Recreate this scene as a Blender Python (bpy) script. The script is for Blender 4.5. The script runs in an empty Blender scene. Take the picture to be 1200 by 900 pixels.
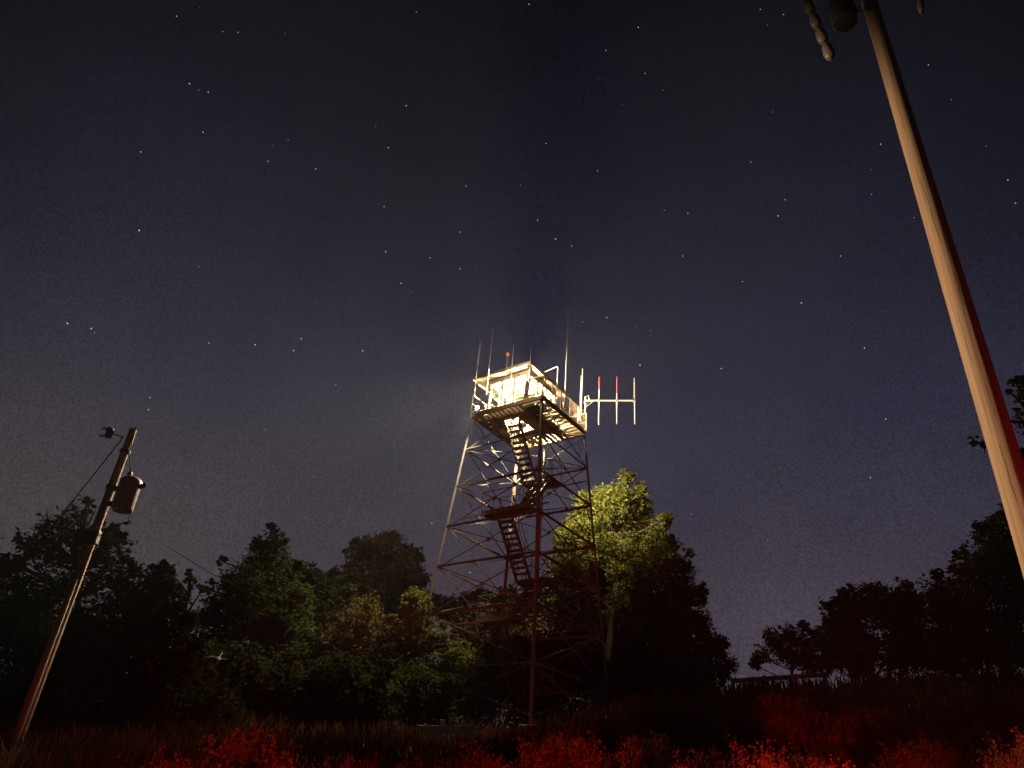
import bpy, math, random
from mathutils import Vector, Matrix, noise
random.seed(11)
S = bpy.context.scene
COL = S.collection
rad = math.radians

# ------------------------------------------------------------------ camera
FPX, PITCH, ROLL = 916.7, 0.537, 0.082          # focal length in pixels of a 1200 px wide frame
CAM = Vector((0, 0, 1.6))
_F = Vector((0, math.cos(PITCH), math.sin(PITCH)))
_U0 = Vector((0, -math.sin(PITCH), math.cos(PITCH)))
_R0 = Vector((1, 0, 0))
_c, _s = math.cos(ROLL), math.sin(ROLL)
_R = _c * _R0 + _s * _U0
_U = _c * _U0 - _s * _R0
cd = bpy.data.cameras.new('camera')
cd.sensor_width = 36
cd.lens = 36 * FPX / 1200
cd.clip_start = 0.05
cd.clip_end = 3000
co = bpy.data.objects.new('camera', cd)
COL.objects.link(co)
M = Matrix((_R, _U, -_F)).transposed().to_4x4()
M.translation = CAM
co.matrix_world = M
S.camera = co

def ray(x, y):
    return _F * FPX + _R * (x - 600) - _U * (y - 450)
def at(x, y, Y):                                 # sight line of the photograph met with the plane at distance Y
    d = ray(x, y)
    return CAM + d * (Y / d.y)
def at_z(x, y, z):                               # ... met with a level plane
    d = ray(x, y)
    return CAM + d * ((z - CAM.z) / d.z)
def scale_at(P):                                 # metres per photo pixel at a point
    return (P - CAM).dot(_F) / FPX
def z_on(X, Y, y):                               # height on a vertical line that shows at photo row y
    lo, hi = -5, 60
    for _ in range(60):
        m = (lo + hi) / 2
        v = Vector((X, Y, m)) - CAM
        yy = 450 - FPX * v.dot(_U) / v.dot(_F)
        if yy > y: lo = m
        else: hi = m
    return lo

# ------------------------------------------------------------------ night sky
W = bpy.data.worlds.new('World')
S.world = W
W.use_nodes = True
nt = W.node_tree
nt.nodes.clear()
def N(t, **k):
    n = nt.nodes.new(t)
    for a, b in k.items(): setattr(n, a, b)
    return n
L = nt.links.new
out = N('ShaderNodeOutputWorld')
bg = N('ShaderNodeBackground')
L(bg.outputs[0], out.inputs[0])
tc = N('ShaderNodeTexCoord')
sep = N('ShaderNodeSeparateXYZ')
L(tc.outputs['Generated'], sep.inputs[0])
ramp = N('ShaderNodeValToRGB')
L(sep.outputs['Z'], ramp.inputs[0])
cr = ramp.color_ramp
cr.elements[0].position = 0.0; cr.elements[0].color = (0.063, 0.055, 0.067, 1)
cr.elements[1].position = 1.0; cr.elements[1].color = (0.0025, 0.0028, 0.004, 1)
for p_, c_ in ((0.20, (0.062, 0.054, 0.067)), (0.34, (0.046, 0.043, 0.060)), (0.47, (0.030, 0.031, 0.052)), (0.60, (0.0165, 0.0180, 0.032)),
               (0.72, (0.0085, 0.0098, 0.017)), (0.83, (0.0040, 0.0048, 0.0075))):
    e = cr.elements.new(p_); e.color = (*c_, 1)
# the sky glow of the valley lies ahead (+y) and fades to both sides
nrm = N('ShaderNodeVectorMath', operation='NORMALIZE')
cmb = N('ShaderNodeCombineXYZ')
L(sep.outputs['X'], cmb.inputs[0]); L(sep.outputs['Y'], cmb.inputs[1])
L(cmb.outputs[0], nrm.inputs[0])
dot = N('ShaderNodeVectorMath', operation='DOT_PRODUCT')
L(nrm.outputs[0], dot.inputs[0]); dot.inputs[1].default_value = (0.0, 1.0, 0)
mr = N('ShaderNodeMapRange', interpolation_type='SMOOTHSTEP')
L(dot.outputs['Value'], mr.inputs['Value'])
mr.inputs['From Min'].default_value = 0.45; mr.inputs['From Max'].default_value = 0.97
mr.inputs['To Min'].default_value = 0.12; mr.inputs['To Max'].default_value = 1.0
# soft uneven airglow, and the fine mottling of a night sky
n1 = N('ShaderNodeTexNoise'); n1.inputs['Scale'].default_value = 3.2; n1.inputs['Detail'].default_value = 2
L(tc.outputs['Generated'], n1.inputs['Vector'])
hue = N('ShaderNodeMapRange')
hue.inputs['From Min'].default_value = 0.3; hue.inputs['From Max'].default_value = 0.7
hue.inputs['To Min'].default_value = 0.82; hue.inputs['To Max'].default_value = 1.18
L(n1.outputs['Fac'], hue.inputs['Value'])
n3 = N('ShaderNodeTexNoise'); n3.inputs['Scale'].default_value = 5.0
L(tc.outputs['Generated'], n3.inputs['Vector'])
tint = N('ShaderNodeMix', data_type='RGBA')
tm = N('ShaderNodeMath', operation='MULTIPLY_ADD'); L(sep.outputs['X'], tm.inputs[0]); tm.inputs[1].default_value = 0.85; L(n3.outputs['Fac'], tm.inputs[2]); tm.use_clamp = True
L(tm.outputs[0], tint.inputs['Factor'])
tint.inputs['A'].default_value = (1.08, 1.0, 0.90, 1); tint.inputs['B'].default_value = (1.0, 0.93, 1.09, 1)
n2 = N('ShaderNodeTexNoise'); n2.inputs['Scale'].default_value = 330; n2.inputs['Detail'].default_value = 1
L(tc.outputs['Generated'], n2.inputs['Vector'])
gr = N('ShaderNodeMapRange')
gr.inputs['From Min'].default_value = 0.25; gr.inputs['From Max'].default_value = 0.75
gr.inputs['To Min'].default_value = 0.70; gr.inputs['To Max'].default_value = 1.30
L(n2.outputs['Fac'], gr.inputs['Value'])
def mul(a, b):
    m = N('ShaderNodeMath', operation='MULTIPLY'); L(a, m.inputs[0]); L(b, m.inputs[1]); return m.outputs[0]
fac = mul(mul(mr.outputs[0], hue.outputs[0]), gr.outputs[0])
v1 = N('ShaderNodeMix', data_type='RGBA', blend_type='MULTIPLY'); v1.inputs['Factor'].default_value = 1
L(ramp.outputs[0], v1.inputs['A']); L(tint.outputs['Result'], v1.inputs['B'])
v2 = N('ShaderNodeVectorMath', operation='SCALE')
L(v1.outputs['Result'], v2.inputs[0]); L(fac, v2.inputs['Scale'])
L(v2.outputs[0], bg.inputs['Color'])
bg.inputs['Strength'].default_value = 1.0

# ------------------------------------------------------------------ render settings
S.view_settings.view_transform = 'Standard'
S.view_settings.look = 'None'
S.view_settings.exposure = 0
S.view_settings.gamma = 1
S.view_settings.use_curve_mapping = False
cy = S.cycles
cy.max_bounces = 6; cy.diffuse_bounces = 2; cy.glossy_bounces = 2; cy.transmission_bounces = 4
cy.transparent_max_bounces = 12; cy.volume_bounces = 0
cy.sample_clamp_indirect = 1.2
cy.caustics_reflective = False; cy.caustics_refractive = False
try:
    cy.use_denoising = True
except Exception:
    pass

# ------------------------------------------------------------------ lamps the photograph shows the light of
def lamp(name, kind, loc, energy, color, size=0.1, target=None, cone=None, blend=0.5):
    d = bpy.data.lights.new(name, kind)
    d.energy = energy; d.color = color
    if kind == 'AREA': d.size = size
    else: d.shadow_soft_size = size
    if cone: d.spot_size = rad(cone); d.spot_blend = blend
    o = bpy.data.objects.new(name, d)
    COL.objects.link(o)
    o.location = loc
    if target is not None:
        o.rotation_euler = (Vector(target) - Vector(loc)).to_track_quat('-Z', 'Y').to_euler()
    return o
# the tail lamps of the car the photograph was taken from
RED = (1.0, 0.024, 0.012)
for lx_, ly_, tx_, ty_, pw_ in ((-2.3, 2.9, -2.2, 9, 2700), (2.2, 2.5, 3.2, 9, 4300), (6.4, 2.6, 5.9, 8, 480)):
    lamp('tail_lamp', 'SPOT', (lx_, ly_, 0.75), pw_, RED, 0.07, (tx_, ty_, 2.0 if lx_ > 5 else (1.2 if lx_ > 0 else 0.7)), 112 if lx_ > 5 else (78 if lx_ > 0 else 66), 1.0)
# a small warm floodlight down by the left pole, thrown at the near pole
lamp('floodlight', 'SPOT', (-14.0, 10.6, 5.6), 18500, (1.0, 0.70, 0.42), 0.9, (5.3, 7.4, 7.3), 33, 0.8)

# ------------------------------------------------------------------ helpers
class MB:
    """collects boxes, bars, tubes, lathes; build() links them as one mesh object"""
    def __init__(s): s.v = []; s.f = []; s.sm = []
    def add(s, vs, fs, smooth=False):
        b = len(s.v)
        s.v += [tuple(p) for p in vs]
        s.f += [tuple(b + i for i in f) for f in fs]
        s.sm += [smooth] * len(fs)
    def box(s, x0, y0, z0, x1, y1, z1, R=None, o=(0, 0, 0)):
        vs = [Vector((x, y, z)) for z in (z0, z1) for x, y in ((x0, y0), (x1, y0), (x1, y1), (x0, y1))]
        if R is not None: vs = [R @ p for p in vs]
        vs = [p + Vector(o) for p in vs]
        s.add(vs, [(3, 2, 1, 0), (4, 5, 6, 7), (0, 1, 5, 4), (1, 2, 6, 5), (2, 3, 7, 6), (3, 0, 4, 7)])
    def bar(s, a, b, w, h=None, up=(0, 0, 1)):
        """square bar from a to b, w wide and h deep"""
        a = Vector(a); b = Vector(b); h = h or w
        d = (b - a).normalized()
        u = Vector(up)
        if abs(d.dot(u)) > 0.98: u = Vector((1, 0, 0))
        x = d.cross(u).normalized(); y = x.cross(d).normalized()
        vs = [p + x * (i * w / 2) + y * (j * h / 2) for p in (a, b) for i, j in ((-1, -1), (1, -1), (1, 1), (-1, 1))]
        s.add(vs, [(3, 2, 1, 0), (4, 5, 6, 7), (0, 1, 5, 4), (1, 2, 6, 5), (2, 3, 7, 6), (3, 0, 4, 7)])
    def angle(s, a, b, w, t, inx, iny):
        """steel angle: two flat legs, pointing to inx and iny"""
        a = Vector(a); b = Vector(b)
        d = (b - a).normalized()
        x = Vector(inx); x = (x - d * x.dot(d)).normalized()
        y = Vector(iny); y = (y - d * y.dot(d)); y = (y - x * y.dot(x)).normalized()
        prof = [(0, 0), (w, 0), (w, t), (t, t), (t, w), (0, w)]
        vs = [p + x * i + y * j for p in (a, b) for i, j in prof]
        fs = [(i, (i + 1) % 6, 6 + (i + 1) % 6, 6 + i) for i in range(6)] + [(5, 4, 3, 2, 1, 0), (6, 7, 8, 9, 10, 11)]
        s.add(vs, fs)
    def tube(s, pts, rs, n=10, cap=True):
        pts = [Vector(p) for p in pts]
        if not isinstance(rs, (list, tuple)): rs = [rs] * len(pts)
        ring = []
        x = None
        for i, p in enumerate(pts):
            d = (pts[min(i + 1, len(pts) - 1)] - pts[max(i - 1, 0)]).normalized()
            if x is None:
                t = Vector((0, 0, 1)) if abs(d.z) < 0.9 else Vector((1, 0, 0))
                x = d.cross(t).normalized()
            x = (x - d * x.dot(d)).normalized()
            y = d.cross(x)
            ring.append([p + (x * math.cos(2 * math.pi * k / n) + y * math.sin(2 * math.pi * k / n)) * rs[i] for k in range(n)])
        vs = [q for r in ring for q in r]
        fs = []
        for i in range(len(pts) - 1):
            for k in range(n):
                a = i * n + k; b = i * n + (k + 1) % n
                fs.append((a, b, b + n, a + n))
        s.add(vs, fs, True)
        if cap:
            s.add(ring[0], [tuple(range(n - 1, -1, -1))])
            s.add(ring[-1], [tuple(range(n))])
    def lathe(s, prof, n=20, R=None, o=(0, 0, 0)):
        """prof: (radius, z)"""
        vs = []
        for r, z in prof:
            for k in range(n):
                p = Vector((r * math.cos(2 * math.pi * k / n), r * math.sin(2 * math.pi * k / n), z))
                if R is not None: p = R @ p
                vs.append(p + Vector(o))
        fs = []
        for i in range(len(prof) - 1):
            for k in range(n):
                a = i * n + k; b = i * n + (k + 1) % n
                fs.append((a, b, b + n, a + n))
        s.add(vs, fs, True)
    def build(s, name, mat, parent=None, bevel=0):
        me = bpy.data.meshes.new(name)
        me.from_pydata(s.v, [], s.f)
        me.polygons.foreach_set('use_smooth', s.sm)
        me.materials.append(mat)
        me.update()
        o = bpy.data.objects.new(name, me)
        COL.objects.link(o)
        if parent is not None: o.parent = parent
        if bevel:
            b = o.modifiers.new('bevel', 'BEVEL'); b.width = bevel; b.segments = 2; b.limit_method = 'ANGLE'
        return o

def tag(o, label=None, cat=None, group=None, kind=None):
    if label: o['label'] = label
    if cat: o['category'] = cat
    if group: o['group'] = group
    if kind: o['kind'] = kind
    return o
def thing(name, label, cat, loc=(0, 0, 0), rz=0, group=None):
    o = bpy.data.objects.new(name, None)
    COL.objects.link(o)
    o.location = loc; o.rotation_euler = (0, 0, rz)
    o.empty_display_size = 0.2
    return tag(o, label, cat, group)

def mat(name, col, rough=0.6, metal=0.0, var=0.25, scale=6.0, stretch=(1, 1, 1), bump=0.0, col2=None, detail=6, spec=0.5):
    m = bpy.data.materials.new(name)
    m.use_nodes = True
    t = m.node_tree
    b = t.nodes['Principled BSDF']
    b.inputs['Roughness'].default_value = rough
    b.inputs['Metallic'].default_value = metal
    b.inputs['Specular IOR Level'].default_value = spec
    c = t.nodes.new('ShaderNodeTexCoord')
    mp = t.nodes.new('ShaderNodeMapping'); mp.inputs['Scale'].default_value = stretch
    n = t.nodes.new('ShaderNodeTexNoise'); n.inputs['Scale'].default_value = scale; n.inputs['Detail'].default_value = detail
    t.links.new(c.outputs['Object'], mp.inputs[0]); t.links.new(mp.outputs[0], n.inputs['Vector'])
    r = t.nodes.new('ShaderNodeValToRGB')
    r.color_ramp.elements[0].position = 0.32; r.color_ramp.elements[1].position = 0.68
    c2 = col2 or tuple(min(1, x * (1 + var)) for x in col)
    r.color_ramp.elements[0].color = (*[x * (1 - var) for x in col], 1)
    r.color_ramp.elements[1].color = (*c2, 1)
    t.links.new(n.outputs['Fac'], r.inputs[0]); t.links.new(r.outputs[0], b.inputs['Base Color'])
    if bump:
        bp = t.nodes.new('ShaderNodeBump'); bp.inputs['Strength'].default_value = bump; bp.inputs['Distance'].default_value = 0.02
        t.links.new(n.outputs['Fac'], bp.inputs['Height']); t.links.new(bp.outputs[0], b.inputs['Normal'])
    return m
def leaf_mat(name, col, var=0.45, trans=0.35, scale=1.2):
    m = bpy.data.materials.new(name)
    m.use_nodes = True
    t = m.node_tree
    t.nodes.clear()
    o = t.nodes.new('ShaderNodeOutputMaterial')
    c = t.nodes.new('ShaderNodeTexCoord')
    n = t.nodes.new('ShaderNodeTexNoise'); n.inputs['Scale'].default_value = scale; n.inputs['Detail'].default_value = 8
    t.links.new(c.outputs['Object'], n.inputs['Vector'])
    r = t.nodes.new('ShaderNodeValToRGB')
    r.color_ramp.elements[0].position = 0.35; r.color_ramp.elements[1].position = 0.66
    r.color_ramp.elements[0].color = (*[x * (1 - var) for x in col], 1)
    r.color_ramp.elements[1].color = (col[0] * (1 + var * 1.2), col[1] * (1 + var), col[2] * (1 + var * .6), 1)
    t.links.new(n.outputs['Fac'], r.inputs[0])
    d = t.nodes.new('ShaderNodeBsdfDiffuse'); tr = t.nodes.new('ShaderNodeBsdfTranslucent')
    mx = t.nodes.new('ShaderNodeMixShader'); mx.inputs[0].default_value = trans
    t.links.new(r.outputs[0], d.inputs[0]); t.links.new(r.outputs[0], tr.inputs[0])
    t.links.new(d.outputs[0], mx.inputs[1]); t.links.new(tr.outputs[0], mx.inputs[2])
    t.links.new(mx.outputs[0], o.inputs[0])
    return m
def emit_mat(name, col, st):
    m = bpy.data.materials.new(name); m.use_nodes = True
    t = m.node_tree; b = t.nodes['Principled BSDF']
    b.inputs['Base Color'].default_value = (*col, 1)
    b.inputs['Emission Color'].default_value = (*col, 1); b.inputs['Emission Strength'].default_value = st
    return m

STEEL = mat('galvanised_steel', (0.25, 0.23, 0.20), 0.55, 0.0, 0.35, 5, col2=(0.34, 0.30, 0.25))
RUST = mat('rusted_steel', (0.17, 0.10, 0.07), 0.8, 0.0, 0.4, 7)
DARKSTEEL = mat('dark_steel', (0.07, 0.06, 0.055), 0.6, 0.0, 0.3, 8)
PIPE = mat('pale_pipe', (0.55, 0.52, 0.46), 0.5, 0.0, 0.15, 4)
WHITE = mat('white_paint', (0.78, 0.75, 0.68), 0.55, 0.0, 0.08, 3)
SOFFIT = mat('soffit_board', (0.055, 0.040, 0.026), 0.8, 0.0, 0.3, 3, (1, 8, 1))
CABW = mat('cabin_siding', (0.46, 0.38, 0.26), 0.6, 0.0, 0.2, 3, (1, 1, 6))
CREAM = mat('cream_paint', (0.34, 0.25, 0.14), 0.6, 0.0, 0.15, 3)
PLANK = mat('deck_plank', (0.34, 0.24, 0.15), 0.75, 0.0, 0.35, 4, (1, 8, 1))
GREENP = mat('green_panel', (0.18, 0.34, 0.16), 0.5, 0.0, 0.15, 4)
WHIP = mat('antenna_fibreglass', (0.62, 0.60, 0.56), 0.45, 0.0, 0.1, 3)
REDTIP = mat('antenna_red', (0.60, 0.06, 0.10), 0.5, 0.0, 0.15, 4)
BEACONM = emit_mat('beacon_lens', (0.9, 0.16, 0.03), 0.35)
POLEW = mat('pole_wood', (0.40, 0.30, 0.21), 0.85, 0.0, 0.28, 5, (3, 3, 0.12), 0.5, spec=0.2)
POLEG = mat('weathered_pole_wood', (0.27, 0.185, 0.135), 0.85, 0.0, 0.32, 6, (3, 3, 0.12), 0.5, spec=0.2)
CANP = mat('transformer_paint', (0.25, 0.20, 0.18), 0.32, 0.0, 0.12, 5)
CERAM = mat('insulator_glaze', (0.26, 0.22, 0.19), 0.3, 0.0, 0.15, 6)
RUBBER = mat('cable_jacket', (0.014, 0.014, 0.014), 0.9, 0.0, 0.2, 9, spec=0.1)
BARK = mat('bark', (0.09, 0.075, 0.06), 0.9, 0.0, 0.4, 8, (4, 4, 0.6), 0.6)
PALEBARK = mat('pale_bark', (0.42, 0.38, 0.33), 0.9, 0.0, 0.3, 8, (4, 4, 0.8), 0.4)
RAILW = mat('weathered_board', (0.50, 0.48, 0.46), 0.85, 0.0, 0.3, 5, (0.4, 5, 5), 0.4)
SOIL = mat('hillside_soil', (0.05, 0.045, 0.03), 0.95, 0.0, 0.5, 0.8)
GRASS = leaf_mat('dry_grass', (0.14, 0.065, 0.034), 0.5, 0.3, 1.5)
WEED = leaf_mat('weed_leaf', (0.10, 0.085, 0.05), 0.55, 0.3, 2.5)
GLASS = bpy.data.materials.new('window_glass'); GLASS.use_nodes = True
_t = GLASS.node_tree; _t.nodes.clear()
_o = _t.nodes.new('ShaderNodeOutputMaterial'); _a = _t.nodes.new('ShaderNodeBsdfTransparent'); _g = _t.nodes.new('ShaderNodeBsdfGlossy')
_g.inputs['Roughness'].default_value = 0.05; _a.inputs[0].default_value = (0.95, 0.96, 0.95, 1)
_m = _t.nodes.new('ShaderNodeMixShader'); _m.inputs[0].default_value = 0.06
_t.links.new(_a.outputs[0], _m.inputs[1]); _t.links.new(_g.outputs[0], _m.inputs[2]); _t.links.new(_m.outputs[0], _o.inputs[0])

# ------------------------------------------------------------------ ground
def sst(a, b, x):
    t = max(0, min(1, (x - a) / (b - a))); return t * t * (3 - 2 * t)
def hgt(x, y):
    base = 0.17 * max(0, min(y, 36) - 2) + 0.02 * max(0, y - 36)
    if y < 2: base = 0.0
    side = 4.3 * (1 - math.exp(-max(0, x - 1) / 12)) * sst(0, 33, y)
    left = -0.35 * sst(6, 16, -x) * sst(0, 14, y)
    return base + side + left + 0.10 * noise.noise((x * 0.25, y * 0.25, 0)) * sst(3, 9, y)
g = MB()
xs = [-130, -90, -60, -45] + [-36 + i * 1.0 for i in range(75)] + [46, 60, 90, 130]
ys = [-60, -30, -10, -3] + [0 + i * 1.0 for i in range(61)] + [70, 90, 130, 170]
g.add([(x, y, hgt(x, y)) for y in ys for x in xs],
      [(j * len(xs) + i, j * len(xs) + i + 1, (j + 1) * len(xs) + i + 1, (j + 1) * len(xs) + i) for j in range(len(ys) - 1) for i in range(len(xs) - 1)], True)
tag(g.build('ground', SOIL), 'dark soil of the overgrown hillside under the tall grass', 'ground', kind='structure')

# ------------------------------------------------------------------ fire tower (local x runs along the right-hand face, y along the left-hand face)
TC = Vector((1.048, 35.594)); ZD, ZB = 20.58, 5.7
TROT = 0.152 - math.pi / 2 + math.pi * 3 / 4
tower = thing('fire_tower', 'tall steel lattice lookout tower with a brightly lit cabin on top', 'lookout tower', (TC.x, TC.y, ZB), TROT)
_cu, _su = math.cos(TROT), math.sin(TROT)
def to_local(P):
    dx, dy = P.x - TC.x, P.y - TC.y
    return Vector((dx * _cu + dy * _su, -dx * _su + dy * _cu, P.z - ZB))
def to_world(P):
    return Vector((TC.x + P[0] * _cu - P[1] * _su, TC.y + P[0] * _su + P[1] * _cu, P[2] + ZB))
H = ZD - ZB                                       # deck height, local
def half(z):                                      # half side of the leg square at local height z
    return 2.1 + (3.073 - 2.1) * (H - z) / 12.665
SGN = ((-1, -1), (1, -1), (1, 1), (-1, 1))        # near, right, far, left corners
def cor(i, z, ins=0.0):
    s = half(z) - ins
    return Vector((SGN[i][0] * s, SGN[i][1] * s, z))
for i in range(4):
    m = MB()
    sx, sy = SGN[i]
    m.angle(cor(i, -0.1), cor(i, H - 0.20), 0.115, 0.014, (-sx, 0, 0), (0, -sy, 0))
    m.build('leg', STEEL, tower)
    m = MB(); c = cor(i, -0.12); m.box(c.x - .35, c.y - .35, -0.5, c.x + .35, c.y + .35, -0.1)
    m.build('footing', RAILW, tower, 0.02)
LV = [H - 2.07, H - 4.09, H - 6.157, H - 8.106, H - 10.298, H - 12.665]
LEVELS = [H - 0.35] + LV + [0.25]
for k in range(len(LEVELS) - 1):
    zt, zb = LEVELS[k], LEVELS[k + 1]
    for i in range(4):
        j = (i + 1) % 4
        n = (cor(i, 0) + cor(j, 0)).normalized(); n.z = 0
        if k < 6:
            a, b = cor(i, zb, 0.03), cor(j, zb, 0.03)
            m = MB(); m.bar(a, b, 0.07, 0.085) if k in (1, 2, 3, 4) else m.bar(a, b, 0.05, 0.06)
            m.build('girt', RUST if k in (1, 2, 3, 4) else STEEL, tower)
        for q, (za, zc) in enumerate(((zt, zb), (zb, zt))):
            a = cor(i, za, 0.055 + 0.03 * q); b = cor(j, zc, 0.055 + 0.03 * q)
            m = MB(); m.bar(a, b, 0.038, 0.038)
            m.build('brace', STEEL, tower)
        # gusset at the crossing
        mid = (cor(i, (zt + zb) / 2, 0.07) + cor(j, (zt + zb) / 2, 0.07)) / 2
        m = MB(); m.bar(mid - Vector((0, 0, 0.09)), mid + Vector((0, 0, 0.09)), 0.16, 0.02, n)
        m.build('gusset_plate', STEEL, tower)
# ---- stairs: flights run along x, stacked as a switchback
FX0, FX1 = -0.62, 1.32                            # the two ends of a flight
stair_levels = [H, H - 2.62, H - 5.2, H - 7.75, H - 10.25, H - 12.6, 0.0]
def flight(za, zb, xa, xb, yc, w=0.78):
    n = max(8, round((za - zb) / 0.235))
    f = thing('flight', None, None); f.parent = tower
    m = MB()
    for k in range(1, n):
        t = k / n
        x = xa + (xb - xa) * t; z = za + (zb - za) * t
        m.box(x - 0.125, yc - w / 2 + 0.03, z - 0.045, x + 0.125, yc + w / 2 - 0.03, z)
    m.build('treads', RUST, f)
    for sy in (-1, 1):
        y = yc + sy * w / 2
        m = MB(); m.bar((xa, y, za - 0.09), (xb, y, zb - 0.09), 0.04, 0.22); m.build('stringer', STEEL, f)
        m = MB()
        m.tube([(xa, y, za + 0.92), (xb, y, zb + 0.92)], 0.022, 8)
        m.tube([(xa, y, za + 0.48), (xb, y, zb + 0.48)], 0.016, 6)
        for t in (0.02, 0.34, 0.66, 0.98):
            x = xa + (xb - xa) * t; z = za + (zb - za) * t
            m.tube([(x, y, z - 0.05), (x, y, z + 0.92)], 0.018, 6)
        m.build('handrail', STEEL, f)
def landing(x0, x1, y0, y1, z, open_side):
    l = thing('landing', None, None); l.parent = tower
    m = MB()
    nb = round((y1 - y0) / 0.15)
    for k in range(nb):
        y = y0 + (y1 - y0) * k / nb
        m.box(x0, y + 0.008, z - 0.05, x1, y + (y1 - y0) / nb - 0.008, z)
    m.build('planks', RUST, l)
    m = MB()
    for y in (y0 + 0.03, y1 - 0.03): m.bar((x0, y, z - 0.12), (x1, y, z - 0.12), 0.06, 0.13)
    for x in (x0 + 0.03, x1 - 0.03): m.bar((x, y0 + 0.06, z - 0.12), (x, y1 - 0.06, z - 0.12), 0.06, 0.13)
    s = half(z) - 0.07
    xo = x0 if open_side > 0 else x1
    for y in (y0 - 0.045, y1 + 0.045): m.bar((xo, -s, z - 0.20), (xo, s, z - 0.20), 0.05, 0.06) if y < 0 else None
    m.build('landing_frame', RUST, l)
    m = MB()
    xe = x0 if open_side > 0 else x1
    loop = [(x1 if open_side > 0 else x0, y0), (xe, y0), (xe, y1), (x1 if open_side > 0 else x0, y1)]
    for h_, r_ in ((0.95, 0.022), (0.5, 0.016)):
        m.tube([(x, y, z + h_) for x, y in loop], r_, 8)
    for x, y in loop: m.tube([(x, y, z - 0.1), (x, y, z + 0.95)], 0.02, 6)
    m.build('handrail', STEEL, l)
YA, YB = 0.62, -0.28                               # the two lanes of the switchback
for k in range(6):
    za, zb = stair_levels[k], stair_levels[k + 1]
    if k % 2 == 0: flight(za, zb, FX0, FX1, YA)
    else: flight(za, zb, FX1, FX0, YB)
    if k < 5:
        if k % 2 == 0: landing(FX1 + 0.02, FX1 + 0.85, YB - 0.45, YA + 0.45, zb, -1)
        else: landing(FX0 - 0.90, FX0 - 0.02, YB - (0.95 if k == 1 else 0.45), YA + (0.75 if k == 1 else 0.45), zb, 1)
# ---- deck: beams, joists, open grating
D = 2.12
m = MB()
for s_ in (-1, 1):
    m.box(-D, s_ * D - 0.045, H - 0.24, D, s_ * D + 0.045, H - 0.02)
    m.box(s_ * D - 0.045, -D + 0.047, H - 0.24, s_ * D + 0.045, D - 0.047, H - 0.02)
m.build('edge_beam', CREAM, tower)
WX0, WX1, WY0, WY1 = -1.40, 1.15, -0.72, 1.66     # cabin walls
m = MB()
for y in (WY0, WY1): m.box(-D + 0.047, y - 0.05, H - 0.21, D - 0.047, y + 0.05, H - 0.04)
for x in (WX0, WX1): m.box(x - 0.05, -D + 0.047, H - 0.212, x + 0.05, WY0 - 0.052, H - 0.042); m.box(x - 0.05, WY1 + 0.052, H - 0.212, x + 0.05, D - 0.047, H - 0.042); m.box(x - 0.05, WY0 + 0.052, H - 0.212, x + 0.05, WY1 - 0.052, H - 0.042)
m.build('floor_beam', STEEL, tower)
m = MB()
def joists_x(x0, x1, y0, y1, step):
    n = round((x1 - x0) / step)
    for k in range(1, n):
        x = x0 + (x1 - x0) * k / n
        m.box(x - 0.03, y0, H - 0.16, x + 0.03, y1, H - 0.05)
def joists_y(x0, x1, y0, y1, step):
    n = round((y1 - y0) / step)
    for k in range(1, n):
        y = y0 + (y1 - y0) * k / n
        m.box(x0, y - 0.03, H - 0.16, x1, y + 0.03, H - 0.05)
joists_x(-D + 0.05, D - 0.05, -D + 0.05, WY0 - 0.053, 0.30)
joists_x(-D + 0.05, D - 0.05, WY1 + 0.053, D - 0.05, 0.30)
joists_y(-D + 0.05, WX0 - 0.053, WY0 + 0.053, WY1 - 0.053, 0.26)
joists_y(WX1 + 0.053, D - 0.05, WY0 + 0.053, WY1 - 0.053, 0.30)
m.build('joists', CREAM, tower)
m = MB()
def slats(x0, x1, y0, y1, along, pitch, w, z0, z1):
    if along == 'x':
        n = round((y1 - y0) / pitch)
        for k in range(n + 1):
            y = y0 + (y1 - y0) * k / n; m.box(x0, y - w / 2, z0, x1, y + w / 2, z1)
    else:
        n = round((x1 - x0) / pitch)
        for k in range(n + 1):
            x = x0 + (x1 - x0) * k / n; m.box(x - w / 2, y0, z0, x + w / 2, y1, z1)
slats(-D, WX0, -D + 0.02, D - 0.02, 'y', 0.13, 0.022, H - 0.018, H)
slats(WX1, D, WY0, D - 0.02, 'y', 0.13, 0.022, H - 0.018, H)
slats(WX0 + 0.04, WX1 - 0.04, WY1, D - 0.02, 'x', 0.13, 0.022, H - 0.018, H)
m.build('grating', CREAM, tower)
m = MB()
slats(WX0 + 0.04, D - 0.02, -D + 0.1, WY0 - 0.10, 'x', 0.16, 0.095, H - 0.022, H + 0.004)
m.build('deck_planks', PLANK, tower)
# cabin floor with a hatch over the stair
HX0, HX1, HY0, HY1 = -0.75, 0.75, 0.22, 1.04
m = MB()
for a in ((WX0, WY0, WX1, HY0), (WX0, HY1, WX1, WY1), (WX0, HY0, HX0, HY1), (HX1, HY0, WX1, HY1)):
    m.box(a[0], a[1], H - 0.02, a[2], a[3], H + 0.03)
m.build('cabin_floor', PLANK, tower)
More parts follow.
